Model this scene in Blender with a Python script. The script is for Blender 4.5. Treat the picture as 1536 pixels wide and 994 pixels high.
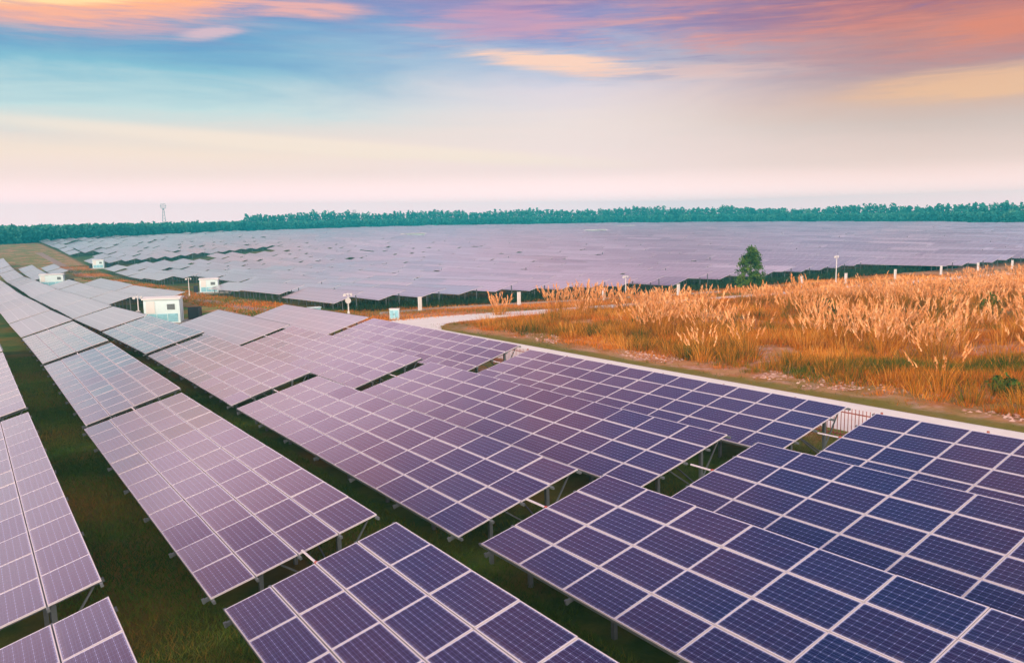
import bpy, math, random
import numpy as np
from mathutils import Matrix, Vector
random.seed(7); rng = np.random.default_rng(7)
S = bpy.context.scene
for o in list(bpy.data.objects): bpy.data.objects.remove(o)
COL = S.collection
def lin(r, g, b, k=1.0):
    f = lambda c: (c/255/12.92 if c/255 <= .04045 else ((c/255+.055)/1.055)**2.4)*k
    return (f(r), f(g), f(b), 1)

# ------------------------------------------------------------------ camera
Z0 = 9.2
cam = bpy.data.cameras.new('camera'); co = bpy.data.objects.new('camera', cam); COL.objects.link(co)
cam.sensor_width = 36; cam.lens = 1235/1536*36; cam.clip_start = .1; cam.clip_end = 8000
RC = np.array([[0.99988, -0.01571, 0.0], [-0.00217, -0.13792, 0.99044], [-0.01556, -0.99032, -0.13794]])
m = Matrix.Identity(4)
for i in range(3):
    m[i][0] = RC[i][0]; m[i][1] = -RC[i][1]; m[i][2] = -RC[i][2]
m[2][3] = Z0
co.matrix_world = m
S.camera = co

# ------------------------------------------------------------------ node helper
class NG:
    def __init__(s, tree): s.t = tree; s.n = tree.nodes; s.l = tree.links
    def new(s, typ, **kw):
        n = s.n.new(typ)
        for k, v in kw.items(): setattr(n, k, v)
        return n
    def put(s, sock, v):
        if isinstance(v, (int, float, tuple, list)): sock.default_value = v
        else: s.l.new(v, sock)
    def m(s, op, a, b=None, c=None, clamp=False):
        n = s.new('ShaderNodeMath', operation=op, use_clamp=clamp)
        s.put(n.inputs[0], a)
        if b is not None: s.put(n.inputs[1], b)
        if c is not None: s.put(n.inputs[2], c)
        return n.outputs[0]
    def vm(s, op, a, b=None, out=0):
        n = s.new('ShaderNodeVectorMath', operation=op)
        s.put(n.inputs[0], a)
        if b is not None: s.put(n.inputs[1], b)
        return n.outputs[out]
    def mix(s, f, a, b, typ='MIX'):
        n = s.new('ShaderNodeMix', data_type='RGBA', blend_type=typ)
        s.put(n.inputs[0], f); s.put(n.inputs[6], a); s.put(n.inputs[7], b)
        return n.outputs[2]
    def ss(s, x, a, b):
        n = s.new('ShaderNodeMapRange', interpolation_type='SMOOTHSTEP')
        s.put(n.inputs[0], x); n.inputs[1].default_value = a; n.inputs[2].default_value = b
        return n.outputs[0]
    def noise(s, vec, scale, detail=4, rough=.55, dist=0, col=False):
        n = s.new('ShaderNodeTexNoise'); n.inputs['Scale'].default_value = scale
        n.inputs['Detail'].default_value = detail; n.inputs['Roughness'].default_value = rough
        n.inputs['Distortion'].default_value = dist
        if vec is not None: s.put(n.inputs['Vector'], vec)
        return n.outputs[1 if col else 0]
    def ramp(s, f, stops):
        n = s.new('ShaderNodeValToRGB'); r = n.color_ramp
        r.elements[0].position = stops[0][0]; r.elements[0].color = stops[0][1]
        r.elements[1].position = stops[-1][0]; r.elements[1].color = stops[-1][1]
        for p, c in stops[1:-1]:
            e = r.elements.new(p); e.color = c
        s.put(n.inputs[0], f); return n.outputs[0]
    def comb(s, x, y, z):
        n = s.new('ShaderNodeCombineXYZ'); s.put(n.inputs[0], x); s.put(n.inputs[1], y); s.put(n.inputs[2], z); return n.outputs[0]
    def sep(s, v):
        n = s.new('ShaderNodeSeparateXYZ'); s.put(n.inputs[0], v); return n.outputs

# ------------------------------------------------------------------ world: dusk sky with lit cloud bands
W = bpy.data.worlds.new('World'); S.world = W; W.use_nodes = True
W.node_tree.nodes.clear(); g = NG(W.node_tree)
tc = g.new('ShaderNodeTexCoord'); d = g.vm('NORMALIZE', tc.outputs['Generated'])
x, y, z = g.sep(d)
DEG = 57.29578
el = g.m('MULTIPLY', g.m('ARCSINE', g.m('MAXIMUM', g.m('MINIMUM', z, 1), -1)), DEG)
az = g.m('MULTIPLY', g.m('ARCTAN2', x, y), DEG)
st = g.vm('MULTIPLY', d, (2.2, 2.2, 16))
n1 = g.noise(st, 1.3, 6, .6, .5)
st2 = g.vm('MULTIPLY', d, (3.2, 3.2, 34))
n2 = g.noise(st2, 1.6, 7, .62, .9)
elw = g.m('ADD', el, g.m('MULTIPLY', g.m('MULTIPLY', g.m('SUBTRACT', n1, .5), g.m('MULTIPLY', g.ss(el, 1, 12), g.m('SUBTRACT', 1, g.ss(el, 12, 16)))), 7))
t = g.m('DIVIDE', elw, 90, clamp=True)
def stops(L): return [(e/90, lin(*c)) for e, c in L]
ZEN = [(40, (66, 66, 132)), (50, (28, 46, 108)), (66, (14, 32, 88)), (90, (12, 24, 74))]
rl = g.ramp(t, stops([(0, (255, 212, 212, 1.65)), (1.5, (255, 212, 212, 1.55)), (3, (246, 214, 206, 1.16)), (4.3, (250, 222, 204, 1.06)), (5.4, (238, 220, 210, 1.0)), (7.0, (196, 216, 216, 1.04)),
    (9.0, (132, 186, 206)), (11.8, (88, 144, 194)), (13.2, (112, 142, 192)), (14.6, (206, 176, 206)), (15.6, (246, 214, 224, 1.3)), (18, (246, 206, 226, 1.7)), (22, (214, 150, 176, 1.1)), (27, (160, 108, 140)), (33, (100, 80, 146))] + ZEN))
rm = g.ramp(t, stops([(0, (255, 210, 214, 1.75)), (1.5, (255, 214, 212, 1.55)), (3, (246, 214, 210, 1.14)), (5.8, (242, 220, 214, 1.0)), (8, (226, 212, 220, .98)), (10, (174, 186, 212)),
    (12, (140, 148, 196)), (14.2, (150, 124, 172)), (16, (206, 168, 200)), (18.3, (240, 200, 226, 1.6)), (22, (206, 146, 176, 1.05)), (27, (152, 102, 144)), (33, (92, 76, 146))] + ZEN))
rr = g.ramp(t, stops([(0, (255, 206, 206, 1.7)), (1.5, (252, 208, 202, 1.5)), (3, (238, 202, 192, 1.1)), (5.2, (216, 188, 178, .98)), (7.0, (212, 170, 152)), (9, (176, 138, 142)),
    (11, (196, 118, 104)), (13, (168, 98, 108)), (14.6, (128, 78, 106)), (17, (150, 114, 158)), (19.5, (238, 212, 234, 1.9)), (26, (226, 206, 234, 1.6)), (31, (120, 106, 166)), (36, (74, 72, 142))] + ZEN[1:]))
ro = g.ramp(t, stops([(0, (255, 210, 214, 1.75)), (1.5, (255, 214, 212, 1.55)), (4, (250, 220, 216, 1.2)), (8, (240, 212, 220, 1.1)), (13, (238, 206, 222, 1.15)), (19, (236, 190, 212, 1.2)), (24, (184, 134, 170)), (32, (112, 88, 150))] + ZEN))
sky = g.mix(g.ss(az, -22, 6), rl, rm)
sky = g.mix(g.ss(az, 2, 27), sky, rr)
outl = g.m('MAXIMUM', g.ss(az, -31.3, -37), g.ss(az, 60, 90))
sky = g.mix(outl, sky, ro)
st3 = g.vm('MULTIPLY', g.vm('ADD', d, (.3, 0, 0)), (5, 5, 75)); n3 = g.noise(st3, 1.5, 6, .6, 1.2)
n4 = g.noise(g.vm('MULTIPLY', d, (11, 11, 150)), 1.5, 6, .65, 1.0)
cl = g.m('ADD', g.m('ADD', g.m('MULTIPLY', n2, .45), g.m('MULTIPLY', n3, .35)), g.m('MULTIPLY', n4, .20))
# veils of lit and shaded cloud between 6 and 16 degrees
hn = g.noise(g.vm('MULTIPLY', d, (3.2, 3.2, 6)), 2.1, 5, .6, .8)
hi = g.m('MULTIPLY', g.ss(el, 17, 26), g.m('SUBTRACT', 1, g.ss(el, 50, 64)))
sky = g.mix(g.m('MULTIPLY', g.m('MULTIPLY', g.ss(hn, .50, .64), hi), .75), sky, lin(236, 132, 112, 1.0))
sky = g.mix(g.m('MULTIPLY', g.m('MULTIPLY', g.ss(hn, .46, .34), hi), .5), sky, lin(70, 84, 158))
band = g.m('MULTIPLY', g.ss(el, 7, 12), g.m('SUBTRACT', 1, g.ss(el, 16, 22)))
sc = g.mix(g.ss(az, -10, 24), lin(240, 176, 168), lin(226, 132, 108))
sky = g.mix(g.m('MULTIPLY', g.m('MULTIPLY', g.ss(cl, .46, .66), band), g.m('ADD', .05, g.m('MULTIPLY', g.ss(az, -16, 18), .75))), sky, sc)
sky = g.mix(g.m('MULTIPLY', g.m('MULTIPLY', g.ss(cl, .50, .34), band), g.m('MULTIPLY', g.ss(az, -10, 14), .55)), sky, lin(116, 96, 152))
def bank(sky, a0, e0, wa, we, slope, color, amp, nz, k=1.6, soft=.75):
    da = g.m('SUBTRACT', az, a0)
    de = g.m('SUBTRACT', g.m('SUBTRACT', el, e0), g.m('MULTIPLY', da, slope))
    r2 = g.m('ADD', g.m('POWER', g.m('DIVIDE', g.m('ABSOLUTE', da), wa), 2), g.m('POWER', g.m('DIVIDE', g.m('ABSOLUTE', de), we), 2))
    mk = g.m('POWER', 2.718, g.m('MULTIPLY', r2, -1.2))
    f = g.m('MULTIPLY', g.ss(g.m('MULTIPLY', mk, g.m('ADD', 1, g.m('MULTIPLY', g.m('SUBTRACT', nz, .5), k*2))), .18, .18+soft), amp)
    return g.mix(f, sky, color)
sky = bank(sky, -26, 13.4, 13, 2.6, .03, lin(232, 166, 172), .9, cl, 1.4)
sky = bank(sky, -24.5, 13.6, 11, 2.2, .10, lin(255, 176, 130, 1.05), 1, cl, 1.5)
sky = bank(sky, -27, 13.0, 6, .5, .09, lin(255, 222, 160, 1.1), .8, cl, 2.4)
sky = bank(sky, -13, 13.3, 5, .7, -.02, lin(248, 176, 160), .8, cl, 1.8)
sky = bank(sky, -19.0, 11.6, 2.2, .45, .14, lin(226, 186, 192), .8, cl, 2)
sky = bank(sky, -1, 12.6, 7, 1.3, .0, lin(214, 150, 170), .6, cl, 2)
sky = bank(sky, 3.5, 10.0, 8, .8, -.12, lin(252, 206, 182), 1, cl, 2.2)
sky = bank(sky, 12, 9.2, 9, .7, -.02, lin(236, 190, 176), .55, cl, 2)
sky = bank(sky, 29, 7.3, 9, 1.2, .02, lin(240, 184, 138), .85, cl, 1.4)
sky = bank(sky, 31, 10.4, 6, 1.0, .05, lin(222, 126, 92), .85, cl, 1.6)
sky = bank(sky, 16, 14.3, 12, 1.2, -.03, lin(214, 124, 126), .75, cl, 2)
sky = bank(sky, -14, 4.9, 24, .7, -.07, lin(255, 230, 210, 1.02), .7, n1, .9)
# broad warm fill light added to the unseen sky behind the camera
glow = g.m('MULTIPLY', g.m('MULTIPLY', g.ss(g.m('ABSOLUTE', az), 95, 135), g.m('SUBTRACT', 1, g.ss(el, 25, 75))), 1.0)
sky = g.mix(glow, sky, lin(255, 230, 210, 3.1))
nis = g.new('ShaderNodeTexSky', sky_type='NISHITA', sun_disc=False)
SEL, SAZ = math.radians(22), math.radians(-138)
nis.sun_elevation = SEL; nis.sun_rotation = SAZ
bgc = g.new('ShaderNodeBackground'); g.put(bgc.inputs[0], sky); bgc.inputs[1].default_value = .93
bgn = g.new('ShaderNodeBackground'); g.put(bgn.inputs[0], nis.outputs[0]); bgn.inputs[1].default_value = .008
ad = g.new('ShaderNodeAddShader'); g.l.new(bgc.outputs[0], ad.inputs[0]); g.l.new(bgn.outputs[0], ad.inputs[1])
wo = g.new('ShaderNodeOutputWorld'); g.l.new(ad.outputs[0], wo.inputs[0])

# ------------------------------------------------------------------ sun
sl = bpy.data.lights.new('sun', 'SUN'); sl.energy = 1.5; sl.angle = math.radians(14); sl.color = (1, .85, .68)
so = bpy.data.objects.new('sun', sl); COL.objects.link(so)
sd = Vector((math.cos(SEL)*math.sin(SAZ), math.cos(SEL)*math.cos(SAZ), math.sin(SEL)))
so.rotation_euler = sd.to_track_quat('Z', 'Y').to_euler(); so.location = sd*60

S.render.engine = 'CYCLES'
S.view_settings.view_transform = 'Standard'; S.view_settings.look = 'None'
S.view_settings.exposure = 0.15; S.view_settings.gamma = 1
S.cycles.max_bounces = 5; S.cycles.diffuse_bounces = 2; S.cycles.glossy_bounces = 2; S.cycles.volume_bounces = 0
S.cycles.sample_clamp_indirect = 4

# ------------------------------------------------------------------ frame of the solar field
ANG = math.radians(33.8)
U = np.array([math.cos(ANG), math.sin(ANG)]); V = np.array([-math.sin(ANG), math.cos(ANG)])
def uv2xy(u, v): return u*U[0]+v*V[0], u*U[1]+v*V[1]
PV = [-200, 0, 17.5, 38, 59, 80, 101, 120, 137, 155, 196, 250, 296, 337, 420, 518, 700, 3000]
PZ = [-7.5, -7.6, -8.05, -8.47, -8.8, -9.42, -10.33, -10.9, -11.5, -12.3, -13.1, -14.6, -14.6, -13.7, -11.4, -9.3, -9.0, -9.0]
RR = [0, 100, 250, 450, 600, 900, 3000]; RZ = [-8.5, -11.3, -11.0, -10.0, -9.2, -8.5, -8.5]
def sm(x, a, b):
    t = np.clip((np.asarray(x, float)-a)/(b-a), 0, 1); return t*t*(3-2*t)
def zlow(u, v):
    "height of a table's low edge (world z) at field coordinates"
    u = np.asarray(u, float); v = np.asarray(v, float)
    left = np.interp(v, PV, PZ) - np.clip((u-38)*.0235, 0, 1.2)*sm(v, 55, 95)*(1-sm(v, 160, 300))
    right = np.interp(np.hypot(u, v), RR, RZ)
    s = sm(u, 70, 230)*sm(v, 40, 110)
    return Z0 + left*(1-s) + right*s
LOWH = 1.15
def ground(u, v):
    u = np.asarray(u, float); v = np.asarray(v, float)
    z = zlow(u, v) - LOWH
    # rough, slightly heaped ground in the wild patch
    w = sm(u, 38, 46)*(1-sm(v, 62, 68))*sm(v, -60, -20)
    z = z + w*(.25*np.sin(u*.31+1.3)*np.sin(v*.27) + .15*np.sin(u*.83)*np.sin(v*.71+.6) - .7*sm(u, 75, 115))
    return z
def gz(u, v): return float(ground(u, v))

# ------------------------------------------------------------------ materials
def mat(name):
    m = bpy.data.materials.new(name); m.use_nodes = True
    m.node_tree.nodes.clear(); g = NG(m.node_tree)
    p = g.new('ShaderNodeBsdfPrincipled'); o = g.new('ShaderNodeOutputMaterial')
    g.l.new(p.outputs[0], o.inputs[0]); return m, g, p
def simple(name, col, rough=.6, metal=0, var=.12, scale=6):
    m, g, p = mat(name)
    tc = g.new('ShaderNodeTexCoord')
    n = g.noise(tc.outputs['Object'], scale, 4)
    c = g.mix(n, tuple(v*(1-var) for v in col)+(1,), tuple(min(v*(1+var), 1) for v in col)+(1,))
    g.put(p.inputs['Base Color'], c); p.inputs['Roughness'].default_value = rough; p.inputs['Metallic'].default_value = metal
    return m
def cells(name, near):
    m, g, p = mat(name)
    uvn = g.new('ShaderNodeUVMap'); u, v, _ = g.sep(uvn.outputs[0])
    fu = g.m('FRACT', u); fv = g.m('FRACT', v)
    oi = g.new('ShaderNodeObjectInfo')
    if near: rnd = oi.outputs['Random']
    else:
        wn = g.new('ShaderNodeTexWhiteNoise', noise_dimensions='3D')
        g.put(wn.inputs['Vector'], g.comb(g.m('FLOOR', u), g.m('FLOOR', v), g.m('MULTIPLY', oi.outputs['Random'], 97)))
        rnd = wn.outputs['Value']
    if not near:
        wt = g.new('ShaderNodeTexWhiteNoise', noise_dimensions='3D')
        g.put(wt.inputs['Vector'], g.comb(g.m('FLOOR', g.m('DIVIDE', g.m('ADD', u, .01), 4)), g.m('FLOOR', g.m('DIVIDE', g.m('ADD', v, .01), 12)), g.m('MULTIPLY', oi.outputs['Random'], 53)))
    base = g.mix(rnd, (.006, .016, .075, 1), (.022, .014, .060, 1))
    if near:
        a = g.m('MULTIPLY', g.m('DIVIDE', g.m('SUBTRACT', fu, .02), .96), 6)
        b = g.m('MULTIPLY', g.m('DIVIDE', g.m('SUBTRACT', fv, .012), .976), 10)
        ca = g.m('ABSOLUTE', g.m('SUBTRACT', g.m('FRACT', a), .5)); cb = g.m('ABSOLUTE', g.m('SUBTRACT', g.m('FRACT', b), .5))
        wn2 = g.new('ShaderNodeTexWhiteNoise', noise_dimensions='3D')
        g.put(wn2.inputs['Vector'], g.comb(g.m('FLOOR', a), g.m('FLOOR', b), g.m('MULTIPLY', rnd, 31)))
        base = g.mix(g.m('MULTIPLY', wn2.outputs['Value'], .35), base, (.012, .030, .10, 1))
        la = g.m('GREATER_THAN', ca, .478); lb = g.m('GREATER_THAN', cb, .488)
        dia = g.m('GREATER_THAN', g.m('ADD', ca, cb), .90)
        bus = g.m('LESS_THAN', g.m('ABSOLUTE', g.m('SUBTRACT', g.m('FRACT', g.m('MULTIPLY', g.m('FRACT', a), 3)), .5)), .035)
        line = g.m('MAXIMUM', g.m('MAXIMUM', g.m('MULTIPLY', la, .75), g.m('MULTIPLY', lb, .5)), g.m('MAXIMUM', dia, g.m('MULTIPLY', bus, .35)))
        out = g.m('MAXIMUM', g.m('GREATER_THAN', g.m('ABSOLUTE', g.m('SUBTRACT', fu, .5)), .490), g.m('GREATER_THAN', g.m('ABSOLUTE', g.m('SUBTRACT', fv, .5)), .493))
        line = g.m('MAXIMUM', line, out)
        col = g.mix(line, base, (.30, .36, .66, 1))
    else:
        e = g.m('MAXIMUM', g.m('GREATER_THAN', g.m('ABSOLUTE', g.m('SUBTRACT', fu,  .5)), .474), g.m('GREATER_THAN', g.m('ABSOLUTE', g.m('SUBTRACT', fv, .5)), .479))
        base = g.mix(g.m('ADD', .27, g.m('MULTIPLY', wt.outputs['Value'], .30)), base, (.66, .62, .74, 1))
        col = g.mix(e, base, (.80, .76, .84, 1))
        geo = g.new('ShaderNodeNewGeometry')
        wn3 = g.new('ShaderNodeTexWhiteNoise', noise_dimensions='3D')
        g.put(wn3.inputs['Vector'], g.comb(g.m('FLOOR', u), g.m('FLOOR', v), g.m('MULTIPLY', oi.outputs['Random'], 37)))
        off = g.vm('MULTIPLY', g.vm('SUBTRACT', wn3.outputs['Color'], (.5, .5, .5)), (.012, .012, .0))
        nn = g.vm('NORMALIZE', g.vm('ADD', geo.outputs['Normal'], off))
        g.put(p.inputs['Normal'], nn); g.put(p.inputs['Coat Normal'], nn)
    # thin dust film with soft smears
    tcx = g.new('ShaderNodeTexCoord')
    dn = g.noise(g.vm('MULTIPLY', tcx.outputs['Object'], (1, 1, 1)), 2.3, 4)
    col = g.mix(g.m('MULTIPLY', g.ss(dn, .35, .8), .03 if near else .08), col, (.34, .27, .33, 1))
    edge = g.m('MULTIPLY', g.m('SUBTRACT', 1, g.ss(fu, .02, .13)), g.ss(g.noise(tcx.outputs['Object'], 7, 4), .3, .7))
    col = g.mix(g.m('MULTIPLY', edge, .22), col, (.36, .28, .24, 1))
    g.put(p.inputs['Base Color'], col)
    g.put(p.inputs['Roughness'], g.m('ADD', .10, g.m('MULTIPLY', dn, .12)))
    p.inputs['IOR'].default_value = 1.5
    p.inputs['Coat Weight'].default_value = 1; p.inputs['Coat IOR'].default_value = 2.05 if near else 2.6
    p.inputs['Coat Roughness'].default_value = .19 if near else .28
    return m
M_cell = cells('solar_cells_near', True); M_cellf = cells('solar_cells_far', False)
M_alu = simple('pale_aluminium', (.72, .67, .74), .42, .1, .05)
M_steel = simple('galvanised_steel', (.17, .20, .22), .55, .4, .25)
M_back = simple('panel_backsheet', (.10, .11, .13), .7)
M_white = simple('white_paint', (.80, .80, .80), .6, 0, .05, 2)
M_roof = simple('white_roof_sheet', (.93, .92, .92), .5, 0, .04, 2)
M_cabin = simple('pale_cyan_cabin_paint', (.74, .92, 1.0), .6, 0, .05, 1.5)
M_cyan = simple('blue_louvre_paint', (.30, .62, .74), .5, 0, .3, 5)
M_dark = simple('dark_painted_steel', (.015, .018, .03), .6)
M_conc = simple('concrete', (.36, .34, .33), .85, 0, .15, 3)
M_red = simple('red_plastic_conduit', (.50, .10, .07), .5)
M_rust = simple('rusty_pink_steel', (.42, .13, .10), .6, 0, .3, 9)
M_trunk = simple('bark', (.05, .038, .028), .9, 0, .3, 4)
def path_mat(name, c1, c2):
    m, g, p = mat(name); tc = g.new('ShaderNodeTexCoord')
    n = g.noise(tc.outputs['Object'], .7, 6, .65); n2 = g.noise(tc.outputs['Object'], 9, 3)
    c = g.mix(g.m('MULTIPLY', g.ss(n, .35, .8), .5), c1+(1,), c2+(1,)); c = g.mix(g.m('MULTIPLY', n2, .2), c, c2+(1,))
    g.put(p.inputs['Base Color'], c); p.inputs['Roughness'].default_value = .9; return m
M_path = path_mat('pale_concrete_path', (.95, .93, .93), (.80, .75, .73))
M_track = path_mat('dirt_track', (.42, .28, .24), (.30, .17, .12))

def leafy(name, cols, rough=.8, spread=1.0, trans=.15):
    "colour varies per loose clump through a face attribute"
    m, g, p = mat(name)
    a = g.new('ShaderNodeAttribute', attribute_name='tint')
    n = len(cols)
    c = g.ramp(a.outputs['Fac'], [(i/(n-1), tuple(cc)+(1,)) for i, cc in enumerate(cols)])
    g.put(p.inputs['Base Color'], c); p.inputs['Roughness'].default_value = rough
    p.inputs['Specular IOR Level'].default_value = .15
    return m

# ground material
def ground_mat():
    m, g, p = mat('ground_soil_and_grass')
    tc = g.new('ShaderNodeTexCoord'); P = tc.outputs['Object']
    px, py, pz = g.sep(P)
    u = g.m('ADD', g.m('MULTIPLY', px, float(U[0])), g.m('MULTIPLY', py, float(U[1])))
    v = g.m('ADD', g.m('MULTIPLY', px, float(V[0])), g.m('MULTIPLY', py, float(V[1])))
    nb = g.noise(P, .12, 5, .6); nm = g.noise(P, .6, 6, .65); nf = g.noise(P, 4.5, 6, .7)
    turf = g.mix(g.ss(nm, .35, .65), (.04, .12, .02, 1), (.12, .17, .03, 1))
    turf = g.mix(g.m('MULTIPLY', g.ss(nb, .42, .66), .7), turf, (.34, .16, .045, 1))
    turf = g.mix(g.m('MULTIPLY', nf, .4), turf, (.03, .045, .018, 1))
    dry = g.mix(g.ss(nm, .35, .65), (.52, .20, .07, 1), (.58, .32, .16, 1))
    dry = g.mix(g.m('MULTIPLY', g.ss(g.noise(P, .9, 5, .7), .50, .62), .85), dry, (.66, .38, .33, 1))
    dry = g.mix(g.m('MULTIPLY', g.ss(nb, .48, .60), .6), dry, (.20, .18, .03, 1))
    dry = g.mix(g.m('MULTIPLY', g.m('SUBTRACT', 1, g.ss(u, 34, 39)), g.ss(g.noise(P, .23, 5, .7), .44, .56)), dry, (.22, .26, .06, 1))
    dry = g.mix(g.m('MULTIPLY', g.ss(nf, .5, .7), .5), dry, (.18, .07, .03, 1))
    green = g.mix(nf, (.07, .12, .02, 1), (.30, .24, .04, 1))
    # grass verges
    vp = g.m('MULTIPLY', g.ss(u, 35.6, 36.0), g.m('SUBTRACT', 1, g.ss(g.m('ADD', u, g.m('MULTIPLY', nm, 1.5)), 37.4, 38.2)))
    vp = g.m('MULTIPLY', vp, g.m('SUBTRACT', 1, g.ss(v, 74, 80)))
    soil = g.mix(g.m('MULTIPLY', vp, .8), dry, green)
    # under the far field: dark vegetation
    far = g.m('MULTIPLY', g.ss(u, 36.5, 39.5), g.ss(g.m('ADD', v, g.m('MULTIPLY', g.m('SUBTRACT', nm, .5), 4)), 91, 95))
    soil = g.mix(far, soil, turf)
    near = g.m('MULTIPLY', g.m('SUBTRACT', 1, g.ss(g.m('ADD', u, g.m('MULTIPLY', g.m('SUBTRACT', nb, .5), 2)), 26.5, 27.5)), g.m('SUBTRACT', 1, g.ss(v, 230, 300)))
    c = g.mix(near, soil, turf)
    # left lane: mixture
    g.put(p.inputs['Base Color'], c); p.inputs['Roughness'].default_value = .95
    p.inputs['Specular IOR Level'].default_value = .1
    bp = g.new('ShaderNodeBump'); bp.inputs['Strength'].default_value = .6; bp.inputs['Distance'].default_value = .12
    g.put(bp.inputs['Height'], nf); g.put(p.inputs['Normal'], bp.outputs[0])
    return m
M_ground = ground_mat()

# ------------------------------------------------------------------ mesh helpers
def mesh_np(name, verts, faces, uvs=None, mats=None, fmat=None, attr=None, smooth=False):
    verts = np.asarray(verts, np.float32); me = bpy.data.meshes.new(name)
    faces = np.asarray(faces, np.int32); nf, k = faces.shape
    me.vertices.add(len(verts)); me.vertices.foreach_set('co', verts.ravel())
    me.loops.add(nf*k); me.loops.foreach_set('vertex_index', faces.ravel())
    me.polygons.add(nf); me.polygons.foreach_set('loop_start', np.arange(nf, dtype=np.int32)*k)
    me.polygons.foreach_set('loop_total', np.full(nf, k, np.int32))
    if uvs is not None:
        l = me.uv_layers.new(name='UVMap'); l.data.foreach_set('uv', np.asarray(uvs, np.float32).ravel())
    if fmat is not None: me.polygons.foreach_set('material_index', np.asarray(fmat, np.int32))
    if attr is not None:
        a = me.attributes.new('tint', 'FLOAT', 'FACE'); a.data.foreach_set('value', np.asarray(attr, np.float32))
    if smooth: me.polygons.foreach_set('use_smooth', np.ones(nf, bool))
    for m in (mats or []): me.materials.append(m)
    me.update(calc_edges=True); me.validate(); return me
class MB:
    def __init__(s): s.v = []; s.f = []; s.uv = []; s.m = []
    def quad(s, a, b, c, d, mi=0, uv=((0, 0), (1, 0), (1, 1), (0, 1))):
        i = len(s.v); s.v += [a, b, c, d]; s.f.append((i, i+1, i+2, i+3)); s.uv += list(uv); s.m.append(mi)
    def box(s, x0, x1, y0, y1, z0, z1, mi=0, M=None, top_uv=None, top_mi=None):
        P = [np.array((x, y, z), float) for z in (z0, z1) for y in (y0, y1) for x in (x0, x1)]
        if M is not None: P = [np.array(M @ Vector(p)) for p in P]
        for q, tp in (((0, 2, 3, 1), 0), ((4, 5, 7, 6), 1), ((0, 1, 5, 4), 0), ((2, 6, 7, 3), 0), ((0, 4, 6, 2), 0), ((1, 3, 7, 5), 0)):
            s.quad(*[P[k] for k in q], mi=(top_mi if tp and top_mi is not None else mi),
                   uv=(top_uv if tp and top_uv else ((0, 0), (1, 0), (1, 1), (0, 1))))
    def bar(s, a, b, w, h, mi=0):
        a = Vector(a); b = Vector(b); d = b-a; L = d.length; q = d.to_track_quat('Y', 'Z')
        M = Matrix.Translation(a) @ q.to_matrix().to_4x4(); s.box(-w/2, w/2, 0, L, -h/2, h/2, mi, M)
    def cyl(s, a, b, r0, r1, n=8, mi=0):
        a = Vector(a); b = Vector(b); q = (b-a).to_track_quat('Z', 'Y').to_matrix()
        r = [[np.array(c + q @ Vector((R*math.cos(t), R*math.sin(t), 0))) for t in [2*math.pi*k/n for k in range(n)]] for c, R in ((a, r0), (b, r1))]
        for k in range(n):
            j = (k+1) % n; s.quad(r[0][k], r[0][j], r[1][j], r[1][k], mi)
        for e in (0, 1):
            c = np.array((a, b)[e])
            for k in range(0, n, 2):
                p = [r[e][k], r[e][(k+1) % n], r[e][(k+2) % n]]
                if e == 0: p = p[::-1]
                s.quad(c, *p, mi)
    def mesh(s, name, mats): return mesh_np(name, s.v, s.f, s.uv, mats, s.m)
def link(name, me, parent=None, ml=None, **props):
    o = bpy.data.objects.new(name, me); COL.objects.link(o)
    if parent is not None: o.parent = parent
    if ml is not None: o.matrix_local = ml
    for k, v in props.items(): o[k] = v
    return o
def thing(name, label, cat, group=None, M=None, me=None):
    o = bpy.data.objects.new(name, me); COL.objects.link(o)
    if M is not None: o.matrix_world = M
    o['label'] = label; o['category'] = cat
    if group: o['group'] = group
    return o
def at_uv(u, v, z=None, rz=0.0):
    x, y = uv2xy(u, v); z = gz(u, v) if z is None else z
    return Matrix.Translation((x, y, z)) @ Matrix.Rotation(ANG+rz, 4, 'Z')

# ------------------------------------------------------------------ ground sheet
def axis(bounds):
    r = []
    for a, b, s in bounds: r += list(np.arange(a, b, s))
    return np.array(r+[bounds[-1][1]])
gu = axis([(-1100, -300, 100), (-300, -40, 20), (-40, 36, 2), (36, 120, 1.2), (120, 260, 5), (260, 950, 30)])
gv = axis([(-500, -100, 80), (-100, -10, 6), (-10, 100, 1.5), (100, 360, 6), (360, 950, 30)])
GU, GV = np.meshgrid(gu, gv)
GZ = ground(GU, GV) + np.where((GU > 37) & (GU < 200) & (GV < 70) & (GV > -20), rng.normal(0, .05, GU.shape), rng.normal(0, .012, GU.shape)*(np.hypot(GU, GV) < 150))
vx = np.stack([GU*U[0]+GV*V[0], GU*U[1]+GV*V[1], GZ], -1).reshape(-1, 3)
nv, nu = GU.shape; idx = np.arange(nv*nu).reshape(nv, nu)
fc = np.stack([idx[:-1, :-1], idx[:-1, 1:], idx[1:, 1:], idx[1:, :-1]], -1).reshape(-1, 4)
link('ground', mesh_np('ground', vx, fc, mats=[M_ground], smooth=True), kind='structure')

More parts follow.
